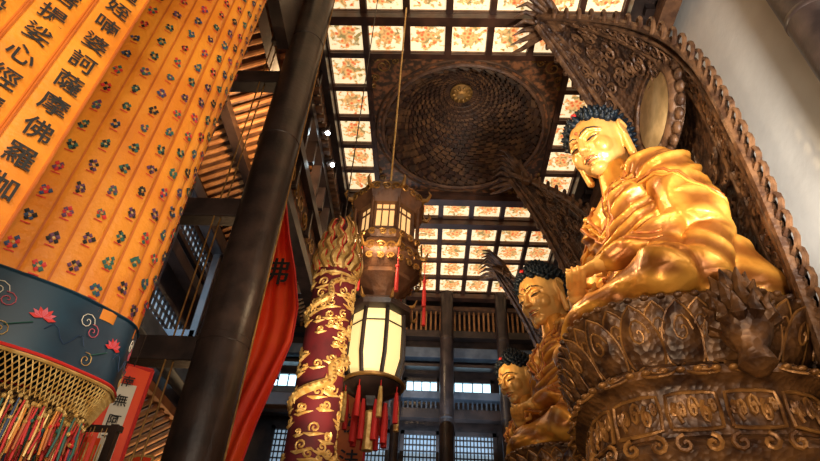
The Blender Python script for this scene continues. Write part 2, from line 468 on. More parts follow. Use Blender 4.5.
# ============================================================ BUDDHA
bb=MB()
for s in (-1,1):
    bb.cap((0.0,s*0.42,0.40),(0.52,s*1.02,0.34),0.45,0.34,'gold')
    bb.cap((0.52,s*1.00,0.33),(0.80,-s*0.10,0.38),0.32,0.24,'gold')
    bb.cap((0.0,s*0.58,2.46),(-0.05,s*0.84,2.12),0.29,0.31,'gold')
    bb.cap((-0.06,s*0.85,2.15),(-0.08,s*1.06,1.22),0.32,0.30,'gold')
    bb.cap((-0.06,s*1.04,1.18),(0.68,s*0.42,0.92),0.27,0.17,'gold')
    bb.cap((-0.15,s*1.04,1.0),(0.10,s*1.08,0.45),0.24,0.31,'gold')
    bb.cap((0.25,s*0.85,0.9),(0.45,s*0.85,0.5),0.16,0.3,'gold')
    bb.cap((-0.35,s*0.85,1.3),(-0.55,s*0.95,0.35),0.18,0.34,'gold')
bb.ell((-0.38,0,0.45),(0.85,1.05,0.55),'gold')
bb.ell((-0.20,0,1.0),(0.66,0.76,0.80),'gold')
bb.ell((-0.08,0,1.65),(0.57,0.78,0.75),'gold')
bb.ell((-0.06,0,2.12),(0.52,0.82,0.56),'gold')
bb.ell((0.14,0.3,2.02),(0.40,0.38,0.34),'gold'); bb.ell((0.14,-0.3,2.02),(0.40,0.38,0.34),'gold')
bb.cap((-0.02,0,2.40),(0.08,0,2.98),0.35,0.25,'gold')
bb.ell((0.45,0,0.28),(0.70,0.9,0.30),'gold')
bb.ell((0.60,0,0.12),(0.42,0.9,0.16),'gold'); bb.ell((-0.2,0,0.12),(1.0,1.25,0.16),'gold')
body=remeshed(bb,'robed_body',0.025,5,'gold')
def ridge(x): return (1-abs(math.sin(x)))**1.1
nrm=[v.normal.copy() for v in body.vertices]
def sst(a,b,x):
    t=max(0,min(1,(x-a)/(b-a))); return t*t*(3-2*t)
crease_w=[]
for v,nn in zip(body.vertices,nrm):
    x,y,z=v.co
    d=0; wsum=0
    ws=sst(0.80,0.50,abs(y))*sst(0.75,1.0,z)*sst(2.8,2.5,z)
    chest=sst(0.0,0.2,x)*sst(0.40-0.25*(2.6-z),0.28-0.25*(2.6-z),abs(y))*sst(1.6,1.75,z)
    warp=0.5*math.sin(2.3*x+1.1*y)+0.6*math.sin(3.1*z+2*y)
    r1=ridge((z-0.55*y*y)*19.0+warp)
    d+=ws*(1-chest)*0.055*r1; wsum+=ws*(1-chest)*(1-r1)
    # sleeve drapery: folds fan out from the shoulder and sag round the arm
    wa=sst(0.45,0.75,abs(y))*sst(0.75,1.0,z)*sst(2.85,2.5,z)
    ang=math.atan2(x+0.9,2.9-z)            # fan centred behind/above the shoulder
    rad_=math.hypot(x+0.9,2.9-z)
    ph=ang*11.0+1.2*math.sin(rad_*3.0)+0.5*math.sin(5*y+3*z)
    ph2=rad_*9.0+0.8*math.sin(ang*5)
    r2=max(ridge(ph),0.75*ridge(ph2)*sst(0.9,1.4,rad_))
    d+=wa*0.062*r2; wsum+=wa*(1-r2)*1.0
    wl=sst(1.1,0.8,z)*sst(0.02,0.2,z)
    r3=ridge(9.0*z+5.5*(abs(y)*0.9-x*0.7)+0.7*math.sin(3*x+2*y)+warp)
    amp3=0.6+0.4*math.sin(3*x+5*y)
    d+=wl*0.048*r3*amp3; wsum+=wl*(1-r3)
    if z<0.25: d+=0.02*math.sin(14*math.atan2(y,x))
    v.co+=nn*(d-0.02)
    crease_w.append(max(0,min(1,(wsum-0.38)*1.8))*0.85)  # hollows between folds take more of the painted shade
a=body.attributes.new('crease_shade','FLOAT','POINT'); a.data.foreach_set('value',crease_w)
body.update()
bvh=BVHTree.FromPolygons([v.co for v in body.vertices],[tuple(p.vertices) for p in body.polygons])
tr=MB()
def proj(y,z):
    h_=bvh.ray_cast(Vector((3,y,z)),Vector((-1,0,0)))
    return h_[0]
for off,rr,kk in [(0.0,0.030,'robetrim'),(0.075,0.018,'gold'),(0.15,0.026,'robetrim')]:
    pts=[]
    for i in range(25):
        t=-1+2*i/24
        y_=t*(0.38+off); z_=1.72-off*1.2+0.95*abs(t)**1.6
        p=proj(y_,z_)
        if p is not None: pts.append(p+Vector((0.005,0,0)))
    if len(pts)>3: tr.tube(pts,rr,kk,n=7)
for i in range(9):
    t=-1+2*i/8; p=proj(t*0.46,1.62+0.95*abs(t)**1.6)
    if p is not None: tr.ell(p,(0.03,0.045,0.045),'gold',n=8,m=6)
for s in (-1,1):
    for off in (0,0.09):
        pts=[]
        for i in range(14):
            t=i/13; p=proj(s*(0.25+0.70*t),1.05+off+0.12*math.sin(t*5))
            if p is not None: pts.append(p)
        if len(pts)>3: tr.tube(pts,0.022,'robetrim',n=6)
    # robe hem running over the upper arm, found by casting in from the side
    for off in (0.0,0.07):
        pts=[]
        for i in range(20):
            t=i/19; xx=0.38-0.80*t; zz=2.25-0.95*math.sin(t*pi*0.55)-off
            h_=bvh.ray_cast(Vector((xx,s*3,zz)),Vector((0,-s,0)))
            if h_[0] is not None: pts.append(h_[0])
        if len(pts)>3: tr.tube(pts,0.020,'robetrim' if off==0 else 'gold',n=6)
trimm=tr.mesh('robe_border'); trimm.polygons.foreach_set('use_smooth',[True]*len(trimm.polygons))
hb=MB()
def hand(mb,base,fwd,side,up,thumbside,L=0.62):
    base=Vector(base); fwd=Vector(fwd).normalized(); side=Vector(side).normalized(); up=Vector(up).normalized()
    mb.cap(base-fwd*0.25*L,base+fwd*0.05*L,0.10,0.11,'goldskin')
    mb.ell(base+fwd*0.22*L,(0.27*L,0.20*L,0.09*L),'goldskin',R=Matrix((fwd,side,up)).transposed())
    for i,(o,ln) in enumerate([(-0.15,0.40),(-0.05,0.47),(0.05,0.45),(0.15,0.35)]):
        p=base+fwd*0.42*L+side*o*L
        q=p+fwd*ln*0.45*L+up*0.03*L; r=q+(fwd*0.85+up*0.35).normalized()*ln*0.35*L; t=r+(fwd*0.6+up*0.6).normalized()*ln*0.25*L
        mb.cap(p,q,0.050*L*1.1,0.047*L*1.1,'goldskin',n=8); mb.cap(q,r,0.047*L*1.1,0.042*L*1.1,'goldskin',n=8); mb.cap(r,t,0.042*L*1.1,0.034*L*1.1,'goldskin',n=8)
    p=base+fwd*0.1*L+side*thumbside*0.17*L
    q=p+(fwd*0.6+side*thumbside*0.7).normalized()*0.22*L; r=q+(fwd+up*0.3).normalized()*0.18*L
    mb.cap(p,q,0.07*L,0.058*L,'goldskin',n=8); mb.cap(q,r,0.058*L,0.04*L,'goldskin',n=8)
hand(hb,(0.76,0.34,0.92),(0.45,-0.9,0),(0.9,0.45,0),(0,0,1),-1)
hand(hb,(0.80,-0.34,0.82),(0.45,0.9,0),(0.9,-0.45,0),(0,0,1),-1)
hands=remeshed(hb,'hands',0.018,2,'goldskin')
h=MB(); k='goldskin'
h.ell((-0.05,0,0.08),(0.46,0.41,0.49),k,n=24,m=16)
h.ell((0.07,0,-0.13),(0.37,0.345,0.40),k,n=24,m=16)
for s in (-1,1):
    h.ell((0.26,s*0.165,-0.14),(0.15,0.16,0.17),k)
    h.cap((0.445,s*0.035,0.10),(0.40,s*0.17,0.155),0.020,0.020,k,n=8); h.cap((0.40,s*0.17,0.155),(0.29,s*0.30,0.09),0.020,0.012,k,n=8)
    h.ell((0.355,s*0.165,0.035),(0.065,0.105,0.048),k)
    h.ell((0.485,s*0.052,-0.135),(0.05,0.036,0.036),k)
    h.cap((0.395,s*0.115,-0.262),(0.452,0,-0.258),0.016,0.032,k,n=10)
    h.cap((0.39,s*0.085,-0.305),(0.438,0,-0.315),0.018,0.036,k,n=10)
    h.ell((-0.04,s*0.41,0.02),(0.11,0.045,0.17),k); h.cap((-0.01,s*0.42,-0.1),(0.0,s*0.40,-0.40),0.055,0.062,k,n=10)
    h.tube([(-0.04+0.1*math.cos(t),s*0.45,0.03+0.16*math.sin(t)) for t in [i*0.5-1.0 for i in range(9)]],0.02,k,n=6)
h.cap((0.42,0,0.11),(0.505,0,-0.10),0.032,0.052,k,n=10); h.ell((0.515,0,-0.12),(0.055,0.052,0.045),k)
h.ell((0.32,0,-0.43),(0.12,0.13,0.095),k)
h.cap((-0.08,0,-0.3),(-0.14,0,-0.65),0.27,0.28,k)
for z in (-0.50,-0.57): h.lathe([(0.27,z-0.02),(0.295,z),(0.27,z+0.02)],(-0.09,0,0),k,n=20)
head=remeshed(h,'head',0.0165,2,'goldskin')
fm=MB()
for s in (-1,1):
    fm.tube([(0.425,s*0.075,-0.002),(0.428,s*0.12,0.0),(0.418,s*0.17,0.008),(0.39,s*0.22,0.012),(0.34,s*0.27,0.02)],[0.004,0.013,0.014,0.012,0.003],'ink',n=6)
    fm.tube([(0.468,s*0.03,0.105),(0.46,s*0.08,0.155),(0.422,s*0.17,0.178),(0.36,s*0.25,0.15),(0.30,s*0.315,0.09)],[0.003,0.010,0.012,0.009,0.003],'ink',n=6)
    fm.tube([(0.41,s*0.12,-0.283),(0.455,s*0.06,-0.285),(0.476,0,-0.29)],0.006,'ink',n=5)
fm.tube([(0.408,0.10,-0.262),(0.468,0.04,-0.255),(0.483,0,-0.262),(0.468,-0.04,-0.255),(0.408,-0.10,-0.262)],[0.006,0.016,0.016,0.016,0.006],'lip',n=8)
fm.tube([(0.40,0.08,-0.312),(0.465,0.03,-0.322),(0.472,0,-0.324),(0.465,-0.03,-0.322),(0.40,-0.08,-0.312)],[0.006,0.016,0.018,0.016,0.006],'lip',n=8)
fm.ell((0.445,0,0.20),(0.022,0.026,0.026),'lip',n=10,m=8)
facep=fm.mesh('face_paint'); facep.polygons.foreach_set('use_smooth',[True]*len(facep.polygons))
hm=MB()
hc=Vector((-0.07,0,0.12)); hr=Vector((0.47,0.43,0.50))
def curl(p,nv,r):
    q=Vector((0,0,1)).rotation_difference(nv).to_matrix()
    hm.lathe([(r,-0.03),(r*1.08,r*0.25),(r*0.85,r*0.8),(r*0.62,r*0.85),(r*0.6,r*1.3),(r*0.32,r*1.75),(r*0.02,r*2.1)],p,'hair',n=9,M3=q,cap=False)
Nn=360
for i in range(Nn):
    z=1-2*(i+0.5)/Nn; rr=math.sqrt(1-z*z); ph=i*2.399963
    d=Vector((rr*math.cos(ph),rr*math.sin(ph),z))
    thr=-0.62+1.22*max(0,d.x+0.20)
    if d.z<thr: continue
    if abs(d.y)>0.75 and d.z<0.25 and d.x>-0.3: continue
    curl(hc+Vector((d.x*hr.x,d.y*hr.y,d.z*hr.z)),d,0.052)
for i in range(90):
    z=1-1.3*(i+0.5)/90; rr=math.sqrt(max(0,1-z*z)); ph=i*2.399963
    d=Vector((rr*math.cos(ph),rr*math.sin(ph),z))
    curl(Vector((-0.12,0,0.52))+d*0.20,d,0.042)
hm.ell((-0.12,0,0.52),(0.2,0.2,0.19),'hair')
hm.ell((-0.135,0,0.16),(0.44,0.425,0.475),'hair',n=24,m=16)
hm.lathe([(0.05,0),(0.055,0.03),(0.0,0.07)],(0.24,0,0.55),'redt',n=12,M3=Matrix.Rotation(0.6,3,'Y'))
hairm=hm.mesh('hair_curls'); hairm.polygons.foreach_set('use_smooth',[True]*len(hairm.polygons))

# ============================================================ LOTUS THRONE
def contour(t,a,b,n=3.0):
    c,s=math.cos(t),math.sin(t)
    return Vector((a*math.copysign(abs(c)**(2/n),c),b*math.copysign(abs(s)**(2/n),s),0))
A0,B0=1.22,1.42
prof=[(0.0,-0.12),(-0.02,0.0),(-0.06,0.03),(-0.12,0.01),(-0.14,-0.03),(-0.40,-0.12),(-0.60,-0.24),(-0.68,-0.27),(-0.72,-0.12),(-0.76,-0.04),(-0.84,-0.04),(-0.88,-0.12),(-0.92,-0.16),(-1.34,-0.16),(-1.38,-0.10),(-1.44,0.0),(-1.52,0.04),(-1.58,0.0),(-1.64,-0.06),(-2.0,-0.06),(-2.08,0.04),(-2.2,0.16),(-2.45,0.2),(-2.5,0.14),(-3.4,0.14),(-3.6,0.26),(-4.7,0.3)]
tm=MB()
def ringsurf(mb,prof,k,n=120):
    vs=[];fs=[]
    for z,o in prof:
        for j in range(n):
            p=contour(2*pi*j/n,A0+o,B0+o); p.z=z; vs.append(p)
    for i in range(len(prof)-1):
        for j in range(n): fs.append(((i+1)*n+j,(i+1)*n+(j+1)%n,i*n+(j+1)%n,i*n+j))
    fs.append(tuple(range(n))[::-1]); 
    mb.add(vs,fs,k)
ringsurf(tm,prof,'carve')
def frame(t,o):
    p=contour(t,A0+o,B0+o); q=contour(t+0.01,A0+o,B0+o)-contour(t-0.01,A0+o,B0+o); q.normalize()
    return p,q,Vector((q.y,-q.x,0))
acc=[0]; K=720
for i in range(K): acc.append(acc[-1]+(contour(2*pi*(i+1)/K,A0,B0)-contour(2*pi*i/K,A0,B0)).length)
def tarc(f):
    L=(f%1.0)*acc[-1]; lo,hi=0,K
    while hi-lo>1:
        m_=(lo+hi)//2
        if acc[m_]<=L: lo=m_
        else: hi=m_
    return 2*pi*(lo+(L-acc[lo])/max(1e-9,acc[hi]-acc[lo]))/K
def petal(mb,f,z0,z1,o0,o1,W,bul,k,k2='carvehi',curl_=0.05):
    t=tarc(f)
    def fn(u,v):
        uu=2*u-1
        w=W*(math.sin(pi*min(1,0.22+v*0.78))**0.6 if v<0.999 else 0.0)
        o=o0+(o1-o0)*v
        p,q,nn=frame(t,o)
        z=z0+(z1-z0)*v
        r=p+q*(uu*w)+nn*(bul*math.sin(pi*(0.1+0.75*v))*(1-uu*uu*0.8)+0.02+(curl_*v**3))
        r.z=z; return r
    mb.grid(fn,6,8,k)
    for uu in (0.03,0.97):
        mb.tube([fn(uu,v/10) for v in range(10)]+[fn(0.5,1.0)],0.012,k2,n=5)
    f2=lambda a,b: fn(0.5+a,0.5+b)+frame(t,0)[2]*0.012
    mb.tube(spiral(f2,0,0,0.26,1.4,0,1,14),0.011,k2,n=5)
NP=22
for i in range(NP):
    petal(tm,i/NP,-0.66,-0.14,-0.26,-0.03,0.19,0.09,'carve')
    petal(tm,(i+0.5)/NP,-0.64,-0.12,-0.28,-0.03,0.17,0.045,'carve')
    petal(tm,(i+0.25)/NP,-0.68,-0.88,-0.18,-0.04,0.17,0.04,'carve')
NPn=16
for i in range(NPn):
    def bandmap(off):
        def g(u,v,zc):
            t=tarc((i+0.5+u)/NPn); p,q,nn=frame(t,off); p=p+nn*0.02; p.z=zc+v; return p
        return g
    g=bandmap(-0.16)
    tm.tube([g(u,v,-1.13) for u,v in [(-0.42,-0.15),(-0.2,-0.165),(0.2,-0.165),(0.42,-0.15),(0.45,0),(0.42,0.15),(0.2,0.165),(-0.2,0.165),(-0.42,0.15),(-0.45,0),(-0.42,-0.15)]],0.018,'carvehi',n=5)
    for (u,v,r,s_) in [(0,0.02,0.10,1),(-0.2,0.0,0.09,-1),(0.2,-0.02,0.09,1),(-0.32,0.03,0.06,1),(0.33,0.03,0.06,-1)]:
        tm.tube([g(u+r*0.9*(1-j/14)*math.cos(s_*j*0.75+u*9),v+r*1.2*(1-j/14)*math.sin(s_*j*0.75+u*9),-1.13) for j in range(14)],0.018,'carvehi',n=5)
    g=bandmap(-0.06)
    for (u,v,r,s_) in [(-0.25,0,0.13,1),(0.25,0,0.13,-1)]:
        tm.tube([g(u+r*1.1*(1-j/14)*math.cos(s_*j*0.75),v+r*1.1*(1-j/14)*math.sin(s_*j*0.75),-1.82) for j in range(14)],0.022,'carvehi',n=5)
NB=60
for i in range(NB):
    p,q,nn=frame(tarc(i/NB),0.03); tm.ell(p+Vector((0,0,-0.06)),(0.045,0.045,0.03),'carve',n=8,m=6)
    p,q,nn=frame(tarc(i/NB),-0.02); tm.ell(p+Vector((0,0,-0.80)),(0.045,0.045,0.028),'carvehi',n=8,m=6)
NB=44
for i in range(NB):
    t=tarc(i/NB); p,q,nn=frame(t,0.05)
    f=lambda a_,b_: p+q*a_+nn*0.01+Vector((0,0,-1.48+b_))
    tm.tube(spiral(f,0,0,0.075,1.2,pi/2,1 if i%2 else -1,10),0.02,'carvehi',n=5)
for (x,y) in [(0.30,-B0-0.10),(0.30,B0+0.10)]:
    tm.lathe([(0.05,-0.95),(0.16,-0.85),(0.12,-0.72),(0.2,-0.6),(0.24,-0.45),(0.17,-0.36)],(x,y,0),'carve',n=14)
    for r_,z_,nn_ in [(0.26,-0.45,11),(0.20,-0.28,9),(0.14,-0.12,7)]:
        for i in range(nn_):
            an=2*pi*i/nn_+z_*3
            c,s=math.cos(an),math.sin(an)
            tm.tube([(x+0.08*c,y+0.08*s,z_-0.1),(x+r_*c,y+r_*s,z_),(x+r_*0.9*c,y+r_*0.9*s,z_+0.10),(x+r_*1.15*c,y+r_*1.15*s,z_+0.18)],[0.04,0.065,0.045,0.008],'carve',n=6)
    tm.ell((x,y,0.02),(0.08,0.08,0.11),'carvehi')
throne=tm.mesh('lotus_throne'); throne.polygons.foreach_set('use_smooth',[True]*len(throne.polygons))
try: throne.set_sharp_from_angle(angle=math.radians(50))
except Exception: pass

# ============================================================ MANDORLA
def mprof(v):
    z=-0.9+8.0*v
    x=1.30-0.10*math.sin(v*2)+(-1.75*max(0,(v-0.55)/0.45)**1.8)
    w=1.38*(math.sin(pi*(0.27+0.62*v))**0.75) if v<0.62 else 1.38*(math.sin(pi*(0.27+0.62*0.62))**0.75)*(1-((v-0.62)/0.38)**1.6)
    return w,x,z
def msurf(u,v,off=0.0):
    v=max(0,min(1,v)); w,x,z=mprof(v)
    return Vector((x-off-0.28*u*u,u*w,z))
mm=MB()
mm.grid(lambda a,b: msurf(2*a-1,b,0.0),24,60,'mand')
mm.grid(lambda a,b: msurf(1-2*a,b,-0.08),24,60,'mand')
for sgn in (-1,1):
    for uu,rr in [(1.0,0.06),(0.84,0.035),(0.56,0.03)]:
        mm.tube([msurf(sgn*uu,v/60,0.03) for v in range(0,60)],[rr]*60,'mandhi',n=6)
    for i in range(34):
        v=0.03+0.95*i/34
        p=msurf(sgn*1.0,v)
        r=0.17 if i<26 else 0.12
        f=lambda a,b: p+Vector((-0.02,sgn*(a+0.05),b))
        mm.tube(spiral(f,0,0,r,1.3,-pi/2,1,14),[0.035*(1-j/20) for j in range(15)],'mandhi',n=5)
    for i in range(44):
        v=0.02+0.93*i/44; f=lambda a,b: msurf(sgn*(0.70)+a,v+b*0.14,0.03)
        mm.tube(spiral(f,0,0,0.12,1.5,i,1 if i%2 else -1,12),[0.03*(1-j/18) for j in range(13)],'mandhi',n=5)
random.seed(3)
for i in range(110):
    u=random.uniform(-0.5,0.5); v=random.uniform(0.02,0.93)
    if 0.50<v<0.70 and abs(u)<0.48: continue
    f=lambda a,b: msurf(u+a,v+b*0.13,0.04)
    mm.tube(spiral(f,0,0,random.uniform(0.08,0.15),1.5,random.uniform(0,6),random.choice((-1,1)),12),[0.032*(1-j/18) for j in range(13)],'mandhi',n=5)
for j in range(9):
    a=(j-4)*0.2
    mm.tube([msurf(0,0.96),msurf(0,0.98)+Vector((-0.15,a*0.4,0.1)),msurf(0,1)+Vector((-0.40,a*0.9,0.10+0.1*math.cos(a*3))),msurf(0,1)+Vector((-0.62,a*1.0,0.0))],[0.08,0.08,0.05,0.01],'mandhi',n=6)
hz=4.35; hx=0.92
RY=Matrix.Rotation(-pi/2,3,'Y')
mm.lathe([(0.0,0.07),(0.62,0.06),(0.66,0.03),(0.66,-0.1)],(hx,0,hz),'halo',n=40,M3=RY,cap=False)
mm.lathe([(0.66,0.0),(0.66,0.1),(0.74,0.12),(0.80,0.06),(0.80,-0.1)],(hx,0,hz),'mandhi',n=40,M3=RY,cap=False)
for i in range(28):
    an=2*pi*i/28
    mm.ell((hx-0.02,0.90*math.cos(an),hz+0.90*math.sin(an)),(0.06,0.10,0.10),'mandhi',n=8,m=6)
mm.box((1.66,0,-2.85),(0.25,2.8,3.7),'mand'); mm.box((1.60,0,-0.95),(0.4,3.0,0.25),'mandhi')
mand=mm.mesh('mandorla'); mand.polygons.foreach_set('use_smooth',[True]*len(mand.polygons))
try: mand.set_sharp_from_angle(angle=math.radians(60))
except Exception: pass

for idx,(X,Y,Z,yaw) in enumerate([(2.70,6.0,3.15,13),(2.55,10.2,3.15,12),(2.55,14.2,3.15,12)]):
    e=empty('buddha_statue',(X,Y,Z)); e.rotation_euler=(0,0,pi+math.radians(yaw)); e.scale=(1,1,0.965)
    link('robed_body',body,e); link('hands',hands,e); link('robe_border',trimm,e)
    hp=(0.22,0,3.46); hrz=math.radians(20)
    he=bpy.data.objects.new('head_joint',None); COL.objects.link(he); he.parent=e; he.location=hp; he.rotation_euler=Euler((0,math.radians(24),hrz),'XYZ')
    if idx>0: he.scale=(1.12,1.12,1.12)
    link('head',head,he); link('face_paint',facep,he); link('hair_curls',hairm,he)
    t=empty('lotus_throne',(X+0.10,Y+0.10,Z)); t.rotation_euler=(0,0,math.radians(-11)); link('throne_body',throne,t)
    m=empty('mandorla',(2.64,Y,Z-0.1)); link('carved_leaf',mand,m)

# ============================================================ YELLOW CANOPY BANNER (flattened cylinder)
cb=empty('temple_canopy_banner')
CX,CY,CR=-1.62,1.895,0.445
ed=Vector((-0.648,0.762,0))
def cn(an):
    d=Vector((math.cos(an),math.sin(an),0)); return (d+ed*d.dot(ed)*1.2).normalized()
def cyl(an,r,z,off=0.0):
    d=Vector((r*math.cos(an),r*math.sin(an),0)); d=d-ed*d.dot(ed)*0.60
    return Vector((CX,CY,z))+d+cn(an)*off
NS=26
def crad(an,z):
    f=(an/(2*pi)*NS)%1.0
    return CR+0.022*abs(math.sin(pi*f))**0.5+0.010*math.sin(3*an+z*1.3)
mb=MB()
NA=NS*8; z0,z1=1.10,7.5
vs=[];fs=[]
zs=[z0+(z1-z0)*j/24 for j in range(25)]
for z in zs:
    for i in range(NA):
        an=2*pi*i/NA; vs.append(cyl(an,crad(an,z),z))
for j in range(24):
    for i in range(NA): fs.append((j*NA+i,j*NA+(i+1)%NA,(j+1)*NA+(i+1)%NA,(j+1)*NA+i))
mb.add(vs,fs,'yellow')
for s in range(NS):
    an=2*pi*s/NS
    mb.tube([cyl(an,crad(an,z)+0.005,z) for z in zs],0.006,'yellow2',n=4)
mb.obj('pleated_silk',cb)
fl=MB(); random.seed(11)
cols=['redt','bluet','greent','ink','purplet','greent','ink']
for s in range(NS):
    an=2*pi*(s+0.5)/NS
    n_=cn(an); t_=Vector((-n_.y,n_.x,0)); up=Vector((0,0,1))
    for j in range(44):
        z=1.20+0.135*j+(0.06 if s%2 else 0)
        P=cyl(an,crad(an,z),z,0.004)
        c1,c2=random.sample(cols,2)
        for q in range(6):
            aa=q*pi/3+random.random()*0.6; rr=0.008+0.012*random.random()
            c=P+t_*math.cos(aa)*rr+up*math.sin(aa)*rr*1.3
            w=0.009+0.003*random.random()
            fl.add([c+t_*w,c+up*w*1.2+n_*0.002,c-t_*w,c-up*w*1.2+n_*0.002],[(0,1,2,3)],c1 if q%2 else c2)
        fl.add([P+t_*0.007+n_*0.003,P+up*.007+n_*0.003,P-t_*0.007+n_*0.003,P-up*.007+n_*0.003],[(0,1,2,3)],'thread')
        fl.add([P+t_*0.018-up*0.036+n_*0.001,P+t_*0.018-up*0.041+n_*0.001,P-t_*0.018-up*0.041+n_*0.001,P-t_*0.018-up*0.036+n_*0.001],[(0,1,2,3)],'redt')
fl.obj('embroidered_flowers',cb,smooth=False)
bd=MB()
BT,BB=1.15,0.865
def bandp(an,z,off=0.0):
    t=max(0,(BB-z)/0.30)
    r=CR+0.027-0.12*t+0.006*math.sin(9*an)
    return cyl(an,r,z,off)
vs=[];fs=[];nb=160
for j in range(9):
    for i in range(nb): vs.append(bandp(2*pi*i/nb,BT-(BT-BB)*j/8))
for j in range(8):
    for i in range(nb): fs.append(((j+1)*nb+i,(j+1)*nb+(i+1)%nb,j*nb+(i+1)%nb,j*nb+i))
bd.add(vs,fs,'teal')
for z,r,kk in [(BT,0.006,'teal'),(BB,0.007,'thread'),(BB+0.015,0.006,'redt')]:
    bd.tube([bandp(2*pi*i/90,z,0.002) for i in range(91)],r,kk,n=5)
for q in range(9):
    a0=2*pi*q/9+0.05
    f=lambda u,v: bandp(a0+u/CR,1.005+v,0.006)
    sc=0.8
    for i in range(7):
        th=pi*(0.02+0.16*i)
        ux,uy=math.cos(th)*sc,math.sin(th)*sc
        c=(0.028*ux,0.028*uy+0.005)
        bd.add([f(c[0]-ux*0.026,c[1]-uy*0.026),f(c[0]-uy*0.012,c[1]+ux*0.012),f(c[0]+ux*0.028,c[1]+uy*0.028),f(c[0]+uy*0.012,c[1]-ux*0.012)],[(0,1,2,3)],'pink' if i%2 else 'redt')
    bd.tube([f(0.02+0.02*i,-0.03+0.03*math.sin(i*1.2)) for i in range(9)],0.0016,'bluet',n=4)
    bd.tube([f(-0.02-0.015*i,-0.02-0.008*i) for i in range(6)],0.002,'greent',n=4)
    bd.tube(spiral(f,0.15,0.06,0.035,1.5,0,1,14),0.0016,'whitet',n=4)
    bd.tube(spiral(f,-0.12,0.03,0.03,1.5,2,-1,14),0.0016,'pink',n=4)
    bd.tube(spiral(f,-0.10,-0.08,0.03,1.5,2,-1,14),0.0016,'thread',n=4)
bd.obj('teal_border',cb)
fr=MB(); random.seed(5)
nf=130
for i in range(nf):
    a=2*pi*i/nf
    for sg in (-1,1):
        fr.tube([bandp(a+sg*2*pi/nf*j*0.5,BB-0.020*j,-0.002) for j in range(7)],0.0026,'thread',n=4)
for i in range(230):
    a=2*pi*i/230; kk=random.choice(['redt','redt','redt','thread','yellow2','redt','thread','yellow','redt','greent','bluet'])
    L=random.uniform(0.12,0.24); p=bandp(a,BB-0.12-random.uniform(0,0.04),random.uniform(-0.03,0.0))
    dx=Vector((random.uniform(-0.01,0.01),random.uniform(-0.01,0.01),0))
    fr.ell(p,(0.008,0.008,0.010),'thread',n=6,m=5)
    fr.tube([p,p-Vector((0,0,L*0.5))+dx,p-Vector((0,0,L))],[0.003,0.0055,0.0045],kk,n=5)
    fr.ell(p-Vector((0,0,L*0.4)),(0.007,0.007,0.009),random.choice(['thread','redt','greent']),n=6,m=5)
fr.obj('beaded_fringe',cb)
mb=MB(); mb.lathe([(0.02,7.75),(0.3,7.7),(0.48,7.55),(0.50,7.45),(0.46,7.45)],(CX,CY,0),'goldtrim',n=32); mb.tube([(CX,CY,7.6),(CX,CY,11.0)],0.015,'wood',n=6)
mb.obj('canopy_crown',cb)

sb=empty('sutra_streamer')
chars=['佛羅伽特豆恒姪喃婆訶薩摩','摩訶薩婆無部罽菩提娑心經','羅尼佛剎利婆多摩訶般若波']
pR=Vector((-1.355,1.395,0)); tdir=Vector((-0.62,-0.785,0)).normalized()
nrmv=Vector((0.785,-0.62,0)).normalized()
st=MB(); tx=MB()
for q in range(3):
    W=0.160
    base=pR+tdir*(q*(W+0.008))+nrmv*(0.006*q)
    def fn(u,v):
        z=0.9+5.6*v
        return base+tdir*(u*W)+nrmv*(0.012*math.sin(u*pi)+0.02*math.sin(z*1.4+q))+Vector((0,0,z))
    st.grid(fn,8,40,'yellow')
    for u in (0,1): st.tube([fn(u,j/40)+nrmv*0.002 for j in range(41)],0.006,'yellow2',n=5)
    nchar=40
    for j in range(nchar):
        v=0.03+0.95*(nchar-1-j)/nchar
        ch=chars[q][j%12]
        put_glyph(tx,ch,fn(0.5,v)+nrmv*0.003,-tdir,Vector((0,0,1)),nrmv,0.100,'ink')
so=st.obj('silk_strips',sb)
if tx.v: tx.obj('sutra_characters',sb,smooth=False)

# stand hung with red prayer tags below the canopy
mb=MB(); random.seed(31)
for x in (-2.60,-1.62): mb.box((x,2.95,(FL+1.02)/2),(0.04,0.04,1.02-FL),'wood'); mb.box((x,2.95,FL+0.05),(0.1,0.5,0.1),'wood')
for z in (1.0,0.68,0.34): mb.box((-2.11,2.95,z),(1.05,0.03,0.03),'wood')
for z in (0.99,0.67,0.33):
    for i in range(34):
        x=-2.58+0.0285*i; L=random.uniform(0.16,0.26); yy=2.91+random.uniform(-0.03,0.02); w=0.022
        kk=random.choice(['red','red','redt','red','red','yellow','whitet'])
        an=random.uniform(-0.4,0.4)
        mb.tube([(x,yy,z),(x,yy,z-0.05)],0.002,'thread',n=4)
        mb.box((x,yy,z-0.05-L/2),(w,0.004,L),kk,Matrix.Rotation(an,3,'Z'))
        mb.box((x,yy-0.004,z-0.05-L/2),(w*0.3,0.003,L*0.7),'thread' if kk!='thread' else 'redt',Matrix.Rotation(an,3,'Z'))
        mb.tube([(x,yy,z-0.05-L),(x,yy,z-0.12-L)],0.005,'redt',n=4)
mb.obj('prayer_tag_stand',smooth=False)

